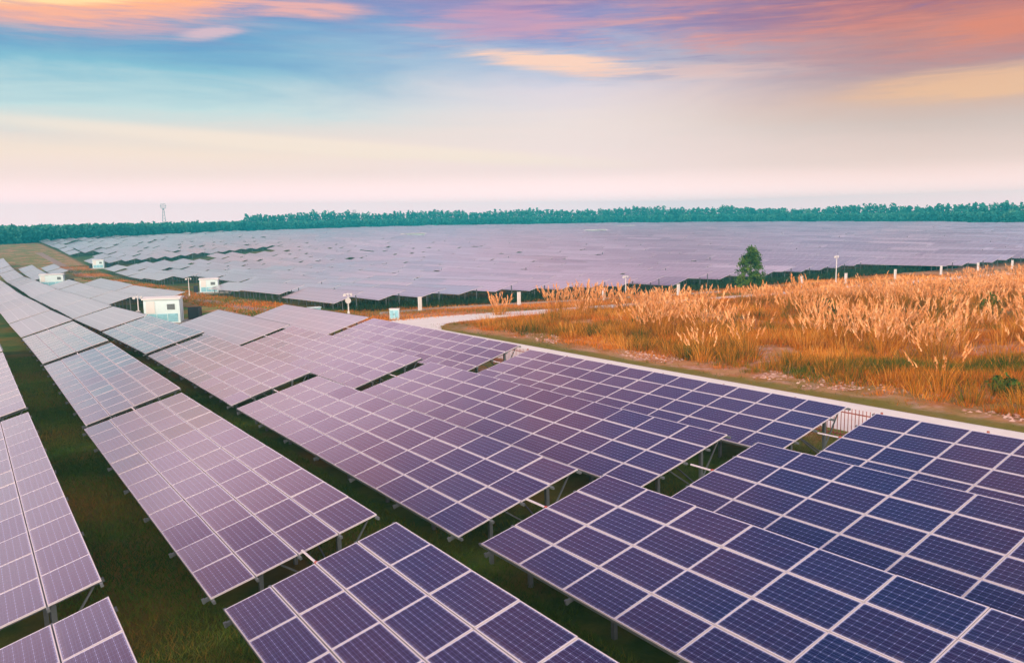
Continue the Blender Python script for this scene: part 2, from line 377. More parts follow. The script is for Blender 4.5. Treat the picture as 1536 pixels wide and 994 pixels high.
# path strips, following the ground
def strip(name, line, mtl, lift=.05, n=120, edge=.0):
    "line: list of (u, v, halfwidth)"
    P = np.array(line, float); s = np.r_[0, np.cumsum(np.hypot(*np.diff(P[:, :2], axis=0).T))]
    t = np.linspace(0, s[-1], n); c = np.stack([np.interp(t, s, P[:, i]) for i in range(3)], -1)
    d = np.gradient(c[:, :2], axis=0); d /= np.linalg.norm(d, axis=1)[:, None]; nrm = np.stack([-d[:, 1], d[:, 0]], -1)
    k = 25; V_ = []
    for i in range(n):
        hw = c[i, 2]+edge*(rng.random()-.5)
        for j in range(k):
            q = c[i, :2] + nrm[i]*(j/(k-1)*2-1)*hw
            V_.append((*uv2xy(*q), gz(*q)+lift-(.12 if j in (0, k-1) else 0)))
    I = np.arange(n*k).reshape(n, k); F = np.stack([I[:-1, :-1], I[:-1, 1:], I[1:, 1:], I[1:, :-1]], -1).reshape(-1, 4)
    return link(name, mesh_np(name, V_, F[:, ::-1], mats=[mtl], smooth=True), kind='structure')
strip('path', [(33.3, -40, 2.6), (33.3, 60, 2.6), (33.6, 66, 2.75), (34.6, 70.5, 3.9), (36.8, 73.2, 4.3), (40, 74.4, 3.6), (46, 74.8, 3.1), (58, 73.9, 2.5), (75, 72.4, 2.4), (100, 71.4, 2.3), (135, 69.8, 2.3), (200, 66, 2.3)], M_path, n=260)
strip('dirt_track', [(34, 76, 1.2), (33.2, 95, 1.0), (32.5, 120, 1.0), (33.5, 180, 1.1), (32, 260, 1.2), (30, 420, 1.5)], M_track, n=160, edge=.3)

# ------------------------------------------------------------------ solar tables
TILT = math.radians(14.3); PW, PL = 1.0194, 1.67; NX, NY = 4, 12; TW = NX*PW; TL = NY*PL
T0 = Matrix.Rotation(-TILT, 4, 'Y')            # x rises along the slope
OFF = Matrix.Translation((0, 0, LOWH))          # table frame origin: ground under the low edge
F0 = OFF @ T0
def module_mesh():
    b = MB(); w, l = .992/2, 1.650/2; fr = .021; th = .038
    # outer frame ring (four bars) and recessed glass
    b.box(-w, w, -l, -l+fr, -th, 0, 0); b.box(-w, w, l-fr, l, -th, 0, 0)
    b.box(-w, -w+fr, -l+fr, l-fr, -th, -.0005, 0); b.box(w-fr, w, -l+fr, l-fr, -th, -.0005, 0)
    a, c = w-fr, l-fr
    b.quad((-a, -c, -.004), (a, -c, -.004), (a, c, -.004), (-a, c, -.004), 1)
    b.quad((-a, c, -.010), (a, c, -.010), (a, -c, -.010), (-a, -c, -.010), 2)
    return b.mesh('solar_panel', [M_alu, M_cell, M_back])
ME_mod = module_mesh()
b = MB(); b.box(-.03, .03, -.13, TL+.13, -.105, -.043); ME_purlin = b.mesh('purlin', [M_steel])
b = MB(); b.box(-.09, TW+.04, -.03, .03, -.19, -.108); b.box(-.13, -.07, -.03, .03, -.20, -.09); ME_rafter = b.mesh('rafter', [M_steel])
def up_local(x):  # world-vertical drop from the rafter at slope position x, in the table frame (untilted)
    return Vector((x*math.cos(TILT)+.15*math.sin(TILT), 0, LOWH + x*math.sin(TILT) - .17))
def post_mesh(x):
    p = up_local(x); b = MB(); b.box(p.x-.05, p.x+.05, -.05, .05, -.35, p.z); return b.mesh('post', [M_steel, M_conc])
ME_pf = post_mesh(1.2); ME_pr = post_mesh(3.15)
b = MB(); q0 = up_local(3.15); q1 = up_local(2.1); b.bar((q0.x, .07, .35), (q1.x-.5, .07, q1.z-.08), .04, .04); b.bar((q0.x-.02, -.07, .8), (up_local(3.9).x, -.07, up_local(3.9).z+.0), .04, .04)
ME_brace = b.mesh('brace', [M_steel])
b = MB(); b.bar((up_local(3.15).x, 0, .45), (up_local(3.15).x, 3.1, 1.75), .035, .035); ME_xb = b.mesh('cross_brace', [M_steel])
b = MB()
b.cyl((2*PW+.05, TL+.0, -.05), (2*PW+.05, TL+.12, -.06), .045, .045, 8, 1); b.cyl((2*PW+.05, TL+.12, -.06), (2*PW+.05, TL+.97, -.06), .03, .03, 8, 0)
ME_link = b.mesh('cable_conduit', [M_alu, M_red])
def slab(b, M=None, lod=0):
    b.box(TW+.001, TW+.07, .01, TL-.01, -.055, .002, 2, M)   # dark strip on the high edge, standing in for shade between rows
    b.box(0, TW, 0, TL, -.05, 0, 0, M, top_uv=((0, 0), (NX, 0), (NX, NY), (0, NY)), top_mi=1)
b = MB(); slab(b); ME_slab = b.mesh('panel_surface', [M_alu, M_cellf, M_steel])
RAFT = [.35+i*(TL-.7)/6 for i in range(7)]
def table_M(u, v, zl0, zl1, tilt=None, du=0.0):
    "empty matrix from the near and far low corners"
    x0, y0 = uv2xy(u, v); x1, y1 = uv2xy(u+du, v+TL)
    a0 = Vector((x0, y0, zl0)); yb = Vector((x1, y1, zl1))-a0; yb.normalize()
    zb = Vector((0, 0, 1)); xb = yb.cross(zb).normalized(); zb = xb.cross(yb)
    F = Matrix.Identity(4)
    for i in range(3): F[i][0], F[i][1], F[i][2], F[i][3] = xb[i], yb[i], zb[i], a0[i]
    if tilt: F = F @ Matrix.Rotation(-tilt, 4, 'Y')
    return F @ Matrix.Translation((0, 0, -LOWH))
def table_fit(o, a, b):
    a = Vector(a).normalized(); b = Vector(b); b = (b-a*a.dot(b)).normalized(); n = a.cross(b)
    F = Matrix.Identity(4)
    for i in range(3): F[i][0], F[i][1], F[i][2], F[i][3] = a[i], b[i], n[i], o[i]
    return F @ F0.inverted()
FIT = {('A0'): None,
 'B0': ([5.204, -0.697, 1.645], [0.803, 0.5457, 0.2395], [-0.5589, 0.8291, -0.0154]),
 'C0': ([10.029, 2.333, 1.977], [0.8096, 0.5332, 0.2453], [-0.5429, 0.8392, -0.0321]),
 'D0': ([15.066, 5.695, 1.781], [0.8073, 0.5279, 0.2636], [-0.5395, 0.8414, -0.0329]),
 'E0': ([20.309, 9.279, 1.638], [0.8054, 0.5264, 0.2724], [-0.5399, 0.8412, -0.0291]),
 'B1': ([-6.554, 16.679, 1.209], [0.7985, 0.5484, 0.2482], [-0.5614, 0.8273, -0.0218])}
ROWU = {'A': -2.13, 'B': 3.87, 'C': 9.95, 'D': 16.05, 'E': 22.4}
ORD = ['', 'first', 'second', 'third', 'fourth', 'fifth', 'sixth', 'seventh', 'eighth', 'ninth', 'tenth', 'eleventh', 'twelfth', 'thirteenth', 'fourteenth', 'fifteenth', 'sixteenth', 'seventeenth', 'eighteenth', 'nineteenth', 'twentieth']
TENS = {2: 'twenty', 3: 'thirty', 4: 'forty', 5: 'fifty', 6: 'sixty'}
def ordw(n):
    if n <= 20: return ORD[n]
    return TENS[n//10] + ('-'+ORD[n % 10] if n % 10 else 'th').replace('yth', 'ieth')
ROWNAME = {'A': 'leftmost row', 'B': 'second row from left', 'C': 'third row from left', 'D': 'fourth row from left', 'E': 'row beside the white path'}
def ident():
    return Matrix.Identity(4)
def build_table(M, label, detail, group):
    if detail == 2:
        t = thing('solar_table', label, 'solar table', group, M)
        for i in range(NX):
            for j in range(NY):
                Ml = F0 @ Matrix.Translation(((i+.5)*PW, (j+.5)*PL, 0)) @ Matrix.Rotation(random.gauss(0, .0055), 4, 'X') @ Matrix.Rotation(random.gauss(0, .0055), 4, 'Y')
                link('solar_panel', ME_mod, t, Ml)
        for i in range(NX+1): link('purlin', ME_purlin, t, F0 @ Matrix.Translation((max(.04, min(TW-.04, i*PW)), 0, 0)))
        for yy in RAFT:
            Mt = Matrix.Translation((0, yy, 0))
            link('rafter', ME_rafter, t, F0 @ Mt); link('post', ME_pf, t, Mt); link('post', ME_pr, t, Mt); link('brace', ME_brace, t, Mt)
        link('cross_brace', ME_xb, t, Matrix.Translation((0, RAFT[0], 0))); link('cross_brace', ME_xb, t, Matrix.Translation((0, RAFT[-1], 0)) @ Matrix.Scale(-1, 4, (0, 1, 0)))
        link('cable_conduit', ME_link, t, F0)
    else:
        t = thing('solar_table', label, 'solar table', group, M)
        link('panel_surface', ME_slab, t, F0)
        for yy in RAFT:
            Mt = Matrix.Translation((0, yy, 0))
            link('post', ME_pf, t, Mt); link('post', ME_pr, t, Mt)
    return t
NT = {'A': 4, 'B': 13, 'C': 17, 'D': 15, 'E': 15}
SKIP = {('D', 4), ('D', 5), ('E', 4), ('E', 5), ('D', 10), ('D', 11), ('E', 10), ('E', 11), ('E', 12)}
count_near = 0
for r in 'ABCDE':
    k = 0
    for n in range(0, NT[r]):
        v0 = 17.5+21*(n-1)
        if (r, n) in SKIP: continue
        u = ROWU[r]; k += 1
        key = r+str(n)
        if FIT.get(key): M = table_fit(*FIT[key])
        else:
            jz = random.uniform(-.06, .06) if n > 2 else 0
            M = table_M(u, v0, float(zlow(u, v0))+jz, float(zlow(u, v0+TL))+jz*random.choice((-1, 1)), (.034+random.gauss(0, .006)) if n > 1 else .008)
        if k == 1: lab = 'nearest solar table in the '+ROWNAME[r]+', cut by the bottom edge'
        else: lab = 'solar table, '+ordw(k)+' from the camera, in the '+ROWNAME[r]
        build_table(M, lab, 2 if n <= (3 if r in 'BC' else 2) else 1, 'solar tables in the near rows')
        count_near += 1

# far field -----------------------------------------------------------
FRONT_AZ = [(-40, 500), (-31.9, 520), (-28, 560), (-20.8, 690), (-14, 780), (-8, 860), (6, 850), (19, 760), (31.6, 600), (40, 560)]
def forest_r(azd): return float(np.interp(azd, [a for a, _ in FRONT_AZ], [r for _, r in FRONT_AZ]))
spots = []
def hole(k, j, x, y):
    az = math.degrees(math.atan2(x, y)); r = math.hypot(x, y)
    return False
HOLES = [(0, 3), (0, 4), (1, 3), (1, 4), (0, 10), (0, 11), (1, 11), (17, 17), (18, 17), (24, 21), (25, 21), (35, 20), (36, 20), (28, 15), (29, 15), (44, 13), (45, 13), (46, 13), (40, 22), (55, 12), (56, 12), (12, 21), (13, 21), (60, 17), (61, 17), (9, 19), (8, 19), (34, 25), (33, 25)]
for k in range(0, 112):
    u = 38.3+6.14*k
    v = 96.8+.33*k if k < 20 else (87+.1*(k-20) if k < 40 else 87-3.0*(k-40)*.3)
    j = 0
    while v < 900:
        vl = 304+4.6*k
        if k < 14 and v < vl+14 and v+TL > vl:   # service lane across the left of the field
            if vl-v > 12: pass
            v = max(v, vl)+14
        x, y = uv2xy(u+2, v+10); r = math.hypot(x, y); az = math.degrees(math.atan2(x, y))
        if r < forest_r(az)-14 and abs(az) < 37 and (k, j) not in HOLES:
            spots.append((r, k, j, u, v))
        v += 21+random.choice((0, .4, 1.2)); j += 1
spots.sort()
n_ind = 300-count_near
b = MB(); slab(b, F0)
for yy in RAFT:
    for xx in (1.2, 3.15):
        p = up_local(xx); b.box(p.x-.05, p.x+.05, yy-.05, yy+.05, -.35, p.z, 2)
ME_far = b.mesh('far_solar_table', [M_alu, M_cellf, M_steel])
def far_M(k, j, u, v):
    jz = random.gauss(0, .20)
    return table_M(u, v, float(zlow(u, v))+jz, float(zlow(u, v+TL))+jz+random.gauss(0, .10), random.gauss(.018, .020), random.gauss(0, .05))
for s in spots[:n_ind]:
    _, k, j, u, v = s
    where = 'on the front edge' if j == 0 else ordw(j+1)+' from front'
    thing('solar_table', 'far field solar table '+where+', in the '+ordw(k+1)+' row from left', 'solar table', 'solar tables in the far field', far_M(k, j, u, v), ME_far)
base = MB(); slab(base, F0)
for yy in RAFT[::2]:
    p = up_local(3.15); base.box(p.x-.06, p.x+.06, yy-.06, yy+.06, -.35, p.z, 2)
bv = np.array(base.v); bf = np.array(base.f); buv = np.array(base.uv); bm = np.array(base.m)
VV = []; FF = []; UVV = []; MM = []
for i, s in enumerate(spots[n_ind:]):
    _, k, j, u, v = s
    M = np.array(far_M(k, j, u, v)); VV.append(bv@M[:3, :3].T+M[:3, 3]); FF.append(bf+i*len(bv)); MM.append(bm)
    UVV.append(buv+np.array([4*k, 12*j])*(1 if True else 0))
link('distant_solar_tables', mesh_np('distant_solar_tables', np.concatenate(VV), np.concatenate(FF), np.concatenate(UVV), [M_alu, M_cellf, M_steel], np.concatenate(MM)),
     kind='stuff', label='sea of pale solar tables filling the field up to the forest', category='solar tables')

# ------------------------------------------------------------------ forest
def quads_cloud(cent, size, tint, flat=.0):
    n = len(cent); a = rng.normal(size=(n, 3)); a /= np.linalg.norm(a, axis=1)[:, None]
    c = rng.normal(size=(n, 3)); c -= a*(a*c).sum(1)[:, None]; c /= np.linalg.norm(c, axis=1)[:, None]
    s = (size*rng.uniform(.6, 1.3, n))[:, None]
    v = np.stack([cent-a*s-c*s*.6, cent+a*s-c*s*.6, cent+a*s+c*s*.6, cent-a*s+c*s*.6], 1).reshape(-1, 3)
    return v, np.arange(4*n).reshape(n, 4), tint
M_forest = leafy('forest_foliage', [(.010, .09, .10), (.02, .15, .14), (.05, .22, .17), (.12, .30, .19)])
FC = []; FT = []; trk = []
def add_tree(x, y, z, h, w, n, conic):
    t = rng.random(n)**.95; hh = z+h*(.04+.96*t)
    rr = w*np.sqrt(np.clip(np.where(conic, (1-t)*1.0+.05, np.sin(np.pi*np.clip(t*.86+.12, 0, 1))**1.2), 0.02, 1))*np.sqrt(rng.random(n))
    an = rng.random(n)*6.283
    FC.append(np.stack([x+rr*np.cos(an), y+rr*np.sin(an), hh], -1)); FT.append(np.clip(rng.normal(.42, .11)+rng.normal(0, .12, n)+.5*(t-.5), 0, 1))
a = -38.0
while a < 38:
    r0 = forest_r(a)
    for row in range(6):
        back = row*7+rng.uniform(-2, 2)
        r = r0+back+ (0 if row < 3 else 25)
        az = math.radians(a+rng.uniform(-.15, .15)); x, y = r*math.sin(az), r*math.cos(az)
        uu, vv = x*U[0]+y*U[1], x*V[0]+y*V[1]; z = gz(uu, vv)
        h = (9.0+rng.normal(0, .5)) if row < 3 else 11+rng.normal(0, .8)
        if a < -17.6: h = 9.2+rng.normal(0, .5)+(row > 3)*.8
        elif row >= 3: h = 15.5+1.2*math.sin(a*.9)+rng.normal(0, 1.0)+(2.5 if rng.random() < .06 else 0)
        if a > 15: h *= .86 if row >= 3 else .95
        add_tree(x, y, z-.3, h, rng.uniform(2.6, 4.2), 130 if row in (0, 3) else 60, rng.random() < .22)
    a += math.degrees(2.7/r0)
cc = np.concatenate(FC); tt_ = np.concatenate(FT)
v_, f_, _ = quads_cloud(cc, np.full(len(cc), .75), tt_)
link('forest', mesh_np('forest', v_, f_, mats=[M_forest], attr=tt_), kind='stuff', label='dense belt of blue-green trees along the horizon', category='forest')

# ------------------------------------------------------------------ lone tree
M_leaf = leafy('tree_foliage', [(.02, .06, .014), (.06, .14, .02), (.14, .24, .03), (.28, .36, .05)])
tu, tv = 91.0, 76.3
def lone_tree():
    t = thing('pine_tree', 'lone dark green egg-shaped tree standing in the tall orange grass before the far field', 'tree', None, at_uv(tu, tv))
    b = MB()
    b.cyl((0, 0, -.3), (.1, 0, 2.0), .19, .14, 8); b.cyl((.1, 0, 2.0), (0, .1, 5.6), .14, .04, 8)
    for i in range(14):
        h = 1.2+i*.33; an = i*2.4; b.cyl((.05, 0, h), (1.5*math.cos(an)*(1-i/20), 1.5*math.sin(an)*(1-i/20), h+.7), .05, .015, 6)
    link('trunk', b.mesh('trunk', [M_trunk]), t)
    cl = []; tn = []
    for i in range(150):
        hh = rng.uniform(.06, 1.0); prof = 1.95*math.sin(math.pi*min(1, hh*.62+.34))**.8*(1.0 if hh < .75 else 1.0-(hh-.75)*1.6)
        an = rng.random()*6.283; r = prof*math.sqrt(rng.uniform(.15, 1))
        c = np.array([r*math.cos(an)+.25*math.sin(hh*9), r*math.sin(an), .40+hh*5.9]); n = 52
        cl.append(c+rng.normal(0, .21, (n, 3))*np.array([1, 1, .8])); tn.append(np.clip(rng.normal(.34, .20)+rng.normal(0, .12, n), 0, 1))
    cl = np.concatenate(cl); tn = np.concatenate(tn); v, f, _ = quads_cloud(cl, np.full(len(cl), .085), tn)
    link('crown', mesh_np('crown', v, f, mats=[M_leaf], attr=tn), t)
lone_tree()
def shrub(u, v, w, h, label):
    t = thing('shrub', label, 'shrub', 'green shrubs in the tall grass', at_uv(u, v))
    b = MB()
    for i in range(5):
        an = i*1.25; b.cyl((0, 0, -.1), (w*.4*math.cos(an), w*.4*math.sin(an), h*.7), .03, .01, 6)
    link('stem', b.mesh('stem', [M_trunk]), t)
    cl = []; tn = []
    for i in range(22):
        an = rng.random()*6.283; r = w*.5*math.sqrt(rng.random()); c = np.array([r*math.cos(an), r*math.sin(an), rng.uniform(.25, 1)*h*(1-.4*(r/(w*.5))**2)]); n = 34
        cl.append(c+rng.normal(0, w*.09, (n, 3))); tn.append(np.clip(rng.normal(.36, .18)+rng.normal(0, .12, n), 0, 1))
    cl = np.concatenate(cl); tn = np.concatenate(tn); vv, f, _ = quads_cloud(cl, np.full(len(cl), .075), tn)
    link('foliage', mesh_np('foliage', vv, f, mats=[M_leaf], attr=tn), t)
shrub(66, 46.5, 2.2, 2.3, 'bright green shrub in the middle of the tall plumed grass')
shrub(47.8, 52.2, 1.2, 1.3, 'small green broad-leaved shrub at the left end of the grass patch')
shrub(58.5, 31.5, 1.5, 1.0, 'low green shrub between tan tussocks right of the middle')
shrub(44.3, 20.5, 1.2, .9, 'low green shrub near the path close to the right edge')
shrub(78, 38, 2.0, 1.8, 'green shrub among plumes near the right edge of the grass')

# ------------------------------------------------------------------ grasses
def blades(P, h, w, lean, tint, az=None, curve=.35, segs=2):
    "bent tapered blades; P Nx3 roots"
    n = len(P); az = rng.random(n)*6.283 if az is None else az
    dx = np.stack([np.cos(az), np.sin(az), np.zeros(n)], -1); sx = np.stack([-np.sin(az), np.cos(az), np.zeros(n)], -1)
    # facing of the flat side is random too
    fa = rng.random(n)*6.283; sx = np.stack([np.cos(fa), np.sin(fa), np.zeros(n)], -1)
    V_ = []; ring = []
    for s in range(segs+1):
        t = s/segs; c = P+np.array([0, 0, 1])*(h*t*(1-.25*t*lean))[:, None]+dx*(h*lean*(t**1.6))[:, None]
        ww = (w*(1-.85*t))[:, None]; ring.append((c-sx*ww, c+sx*ww))
    v = np.stack([q for r in ring for q in r], 1)  # n x 2(segs+1) x3
    k = 2*(segs+1); base = (np.arange(n)*k)[:, None]
    F = np.concatenate([base+np.array([[2*s, 2*s+1, 2*s+3, 2*s+2]]) for s in range(segs)], 0)
    return v.reshape(-1, 3), F, np.tile(tint, segs)
def to_world(u, v, dz=0): return np.stack([u*U[0]+v*V[0], u*U[1]+v*V[1], ground(u, v)+dz], -1)
class Acc:
    def __init__(s): s.v = []; s.f = []; s.t = []; s.n = 0
    def add(s, v, f, t): s.v.append(v); s.f.append(f+s.n); s.t.append(t); s.n += len(v)
    def obj(s, name, m, label, cat='grass'):
        return link(name, mesh_np(name, np.concatenate(s.v), np.concatenate(s.f), mats=[m], attr=np.concatenate(s.t)), kind='stuff', label=label, category=cat)
def pn(u, v, sc, seed=0):
    "cheap smooth pseudo noise 0..1"
    return .5+.25*(np.sin(u/sc*1.7+seed)*np.sin(v/sc*1.3+seed*2.1)+np.sin(u/sc*.9+v/sc*1.1+seed*3.7))
M_reed = leafy('reed_grass', [(.04, .07, .008), (.15, .13, .012), (.48, .16, .012), (.76, .29, .03), (.88, .48, .12)])
M_plume = leafy('reed_plumes', [(.66, .24, .06), (.90, .42, .16), (.95, .62, .36)], .9)
M_dry = leafy('dry_grass', [(.05, .10, .010), (.18, .17, .012), (.52, .12, .010), (.76, .24, .02), (.84, .42, .07)])
M_turf = leafy('short_turf', [(.03, .08, .012), (.07, .15, .018), (.14, .20, .03), (.34, .17, .04)])
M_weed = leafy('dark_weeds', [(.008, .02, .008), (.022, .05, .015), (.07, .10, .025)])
def clear(u, v): return (pn(u, v, 4.1, 41) > .73) & (np.asarray(u) < 64)
# reed clumps
def clump(A, B_, u, v, H, sp, nb, npl, tint, far):
    P0 = to_world(np.array([u]), np.array([v]))[0]
    q = rng.normal(0, sp*.45, (nb, 2)); rr_ = np.hypot(q[:, 0], q[:, 1])/sp
    az_ = np.arctan2(q[:, 1], q[:, 0])+rng.normal(0, .5, nb)
    hb = rng.uniform(.45, 1.0, nb)*H*np.clip(1.1-.35*rr_, .4, 1.1)
    A.add(*blades(P0+np.c_[q, np.zeros(nb)-.05], hb, np.full(nb, .036 if far else .021), np.clip(.12+.45*rr_+rng.normal(0, .1, nb), .03, .9), np.clip(tint+rng.normal(0, .15, nb), 0, 1), az_))
    if not npl: return
    q = rng.normal(0, sp*.40, (npl, 2)); an = np.arctan2(q[:, 1], q[:, 0])+rng.normal(0, .6, npl)
    hs = H*rng.uniform(.75, 1.3, npl); le = np.clip(rng.normal(.34, .18, npl), .03, .8)
    Pp = P0+np.c_[q, np.zeros(npl)]
    tip = Pp+np.c_[np.cos(an)*hs*le, np.sin(an)*hs*le, hs*(1-.25*le)]
    A.add(*blades(Pp, hs, np.full(npl, .012), le, np.full(npl, min(1, tint+.25)), an))
    ns = 6 if far else 10
    C = np.repeat(tip, ns, 0); off = np.tile(np.linspace(-.42, .22, ns), npl); ca = np.repeat(np.cos(an), ns); sa = np.repeat(np.sin(an), ns); ll = np.repeat(le, ns)
    C = C+np.c_[ca*off*ll*1.1+rng.normal(0, .03, npl*ns), sa*off*ll*1.1+rng.normal(0, .03, npl*ns), off]
    az2 = np.repeat(an, ns)+rng.normal(0, .5, npl*ns)
    B_.add(*blades(C, rng.uniform(.2, .42, npl*ns), np.full(npl*ns, .045 if not far else .065), np.clip(rng.normal(.55, .2, npl*ns), .1, 1), np.clip(rng.normal(.45, .22, npl*ns)+(tint-.5)*.5, 0, 1), az2))
A = Acc(); B_ = Acc()
N = 5200; cu = rng.uniform(39.5, 190, N); cv = rng.uniform(-15, 68, N)
den = sm(cu, 41.5+9*pn(cu, cv, 6, 21), 53)*(.22+.78*(pn(cu, cv, 3.6, 1.0) > .45))
den = np.maximum(den, .05)*np.where((cv > 50) & (cu < 58), .12, 1)*np.where(pn(cu, cv, 8.5, 4.0) > .74, .3, 1)*np.where((cu > 62) & (cv > 64) & (cu < 88), .15, 1)
keep = rng.random(N) < den
for u, v in zip(cu[keep], cv[keep]):
    x_, y_ = uv2xy(u, v)
    if abs(math.degrees(math.atan2(x_, y_))) > 39 or (clear(u, v) and rng.random() < .85): continue
    far = math.hypot(x_, y_) > 95
    big = float(pn(u, v, 6.5, 2.2))
    H = (1.1+1.75*big+rng.normal(0, .35))*(.72 if v > 52 else 1)*(1-.32*float(sm(u, 75, 105)))
    ti = .05+.45*float(pn(u, v, 8, 7.7))+.4*float(pn(u, v, 3, 17))+rng.normal(0, .08)
    clump(A, B_, u, v, max(.7, H), rng.uniform(.55, 1.15), 40 if far else 75, int(rng.integers(6, 20)) if rng.random() < .15+.8*big else 0, ti, far)
for (u, v, H) in [(46.5, 50.5, 2.7), (47.6, 49.0, 2.9), (48.6, 50.2, 2.6), (46, 47.5, 2.4), (49, 47.5, 2.7), (50.5, 49, 2.8), (50, 31, 2.2), (51.5, 29.5, 2.3), (49, 19.5, 2.4), (50.5, 21, 2.5), (51.5, 18.5, 2.4), (48, 74, 1.8), (52.5, 70.5, 2.4), (53.2, 69.5, 2.5), (56.5, 70.2, 2.6), (57.2, 70.8, 2.7)]:
    clump(A, B_, u, v, H, .9, 110, 26, .55, False)
for i in range(430):
    u = 39.8+rng.gamma(1.5, 5.0); v = rng.uniform(10, 66)
    if u < 85 and not clear(u, v): clump(A, B_, u, v, rng.uniform(.6, 1.5), rng.uniform(.8, 1.6), 90, 0, rng.choice([.08, .25, .42, .5, .6, .75]), False)
A.obj('reed_grass', M_reed, 'tall tan and orange reed grass covering the wild patch beyond the path')
B_.obj('reed_plumes', M_plume, 'feathery pale plumes topping the tall reed grass')
# knee-high tussocks of mixed colour
A = Acc()
N = 10500; cu = 38.3+rng.gamma(1.9, 9.5, N); cv = rng.uniform(2, 69, N); keep = (rng.random(N) < .25+.75*(pn(cu, cv, 3.0, 6.0) > .47)) & (cu < 100) & (~clear(cu, cv) | (rng.random(N) < .15))
for u, v in zip(cu[keep], cv[keep]):
    P0 = to_world(np.array([u]), np.array([v]))[0]; nb = 34; sp = rng.uniform(.2, .55)
    q = rng.normal(0, sp*.5, (nb, 2)); ti = -.15+.6*float(pn(u, v, 5.2, 13))+.65*float(pn(u, v, 2.1, 33))+rng.normal(0, .12)
    A.add(*blades(P0+np.c_[q, np.zeros(nb)-.03], rng.uniform(.2, .8, nb)*(.6+.9*float(sm(u, 38, 50)*pn(u, v, 2.7, 31))), np.full(nb, .018), rng.uniform(.15, .8, nb), np.clip(ti+rng.normal(0, .12, nb), 0, 1), np.arctan2(q[:, 1], q[:, 0])+rng.normal(0, .4, nb), segs=1))
A.obj('tussock_grass', M_dry, 'knee-high rust, orange and olive tussocks between the path and the reeds')
# low dry grass
A = Acc()
def scatter(n, u0, u1, v0, v1, fn):
    u = rng.uniform(u0, u1, n); v = rng.uniform(v0, v1, n); k = rng.random(n) < fn(u, v); return u[k], v[k]
u, v = scatter(120000, 36.3, 90, 0, 70, lambda u, v: np.where(clear(u, v), .12, 1)*(pn(u, v, 3.1, 5) > .36)*(1-.75*sm(u, 56, 80))*(.35+.65*(pn(u, v, 1.3, 9) > .45)))
n = len(u); tn = np.clip(-.05+.55*pn(u, v, 6, 3)+.55*pn(u, v, 1.9, 23)+rng.normal(0, .14, n)-.35*(u < 37.8), 0, 1)
A.add(*blades(to_world(u, v, -.02), rng.uniform(.12, .55, n)*(.45+.55*sm(u, 37.5, 42)), np.full(n, .016), rng.uniform(.2, .9, n), tn, segs=1))
u, v = scatter(60000, 34, 150, 76, 96, lambda u, v: .35+.4*(pn(u, v, 4, 8) > .5))
n = len(u); A.add(*blades(to_world(u, v, -.02), rng.uniform(.12, .45, n), np.full(n, .03), rng.uniform(.2, .8, n), np.clip(.2+.7*pn(u, v, 5, 6)+rng.normal(0, .15, n), 0, 1), segs=1))
u, v = scatter(26000, 29, 38, 78, 330, lambda u, v: .3+.7*(pn(u, v, 4, 8) > .4))
n = len(u); A.add(*blades(to_world(u, v, -.02), rng.uniform(.15, .5, n), np.full(n, .06), rng.uniform(.2, .8, n), np.clip(.05+.6*pn(u, v, 7, 6)+rng.normal(0, .15, n), 0, 1), segs=1))
A.obj('dry_grass', M_dry, 'short rust and orange dry grass on the open ground')
A = Acc()
u, v = scatter(170000, 1.2, 4.6, 6, 75, lambda u, v: .8*np.exp(-(v-8)/42))
u2, v2 = scatter(150000, 7.2, 10.8, 2, 75, lambda u, v: .8*np.exp(-(v-5)/42))
u3, v3 = scatter(30000, 10, 30, 14, 21, lambda u, v: .7+0*u)
u = np.r_[u, u2, u3]; v = np.r_[v, v2, v3]; n = len(u)
A.add(*blades(to_world(u, v, -.01), rng.uniform(.05, .22, n), np.full(n, .010), rng.uniform(.3, 1.0, n), np.clip(.05+.8*pn(u, v, 2.3, 3)+rng.normal(0, .15, n), 0, 1), segs=1))
A.obj('turf', M_turf, 'short dark green grass in the lanes between the rows')
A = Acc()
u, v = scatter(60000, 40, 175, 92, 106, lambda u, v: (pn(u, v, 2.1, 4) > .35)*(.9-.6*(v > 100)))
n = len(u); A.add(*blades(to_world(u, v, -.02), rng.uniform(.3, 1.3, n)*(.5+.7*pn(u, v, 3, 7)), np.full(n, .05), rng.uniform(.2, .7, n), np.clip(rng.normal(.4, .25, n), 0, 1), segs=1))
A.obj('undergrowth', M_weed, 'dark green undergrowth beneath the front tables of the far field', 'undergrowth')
# stones beside the path
M_stone = leafy('pink_stones', [(.38, .19, .14), (.55, .32, .26), (.70, .50, .44)], .9)
A = Acc(); ns = 4200; u = 37.4+np.where(rng.random(ns) < .5, rng.gamma(2.2, 1.0, ns), rng.uniform(0, 24, ns)); v = rng.uniform(8, 56, ns); k = np.where(u < 42, pn(u, v, 2.2, 11) > .52, clear(u, v)); u = u[k]; v = v[k]
ico = np.array([(0, 0, 1), (1, 0, 0), (0, 1, 0), (-1, 0, 0), (0, -1, 0), (0, 0, -1)], float)
for a_, b_ in zip(u, v):
    s = rng.uniform(.03, .13); c = to_world(np.array([a_]), np.array([b_]))[0]+[0, 0, s*.2]
    vv = c+ico*s*rng.uniform(.6, 1.2, (6, 3))*np.array([1.3, 1.1, .7]); tv_ = rng.random()
    F = [(0, 1, 2, 2), (0, 2, 3, 3), (0, 3, 4, 4), (0, 4, 1, 1)]
    tr = np.array([vv[list(q[:3])] for q in F]); q4 = np.concatenate([tr, (tr[:, :1]+tr[:, 2:3])/2], 1).reshape(-1, 3)
    A.add(q4, np.arange(16).reshape(4, 4), np.clip(rng.normal(tv_, .1, 4), 0, 1))
A.obj('rubble', M_stone, 'pink stones and broken soil scattered along the path verge', 'stones')

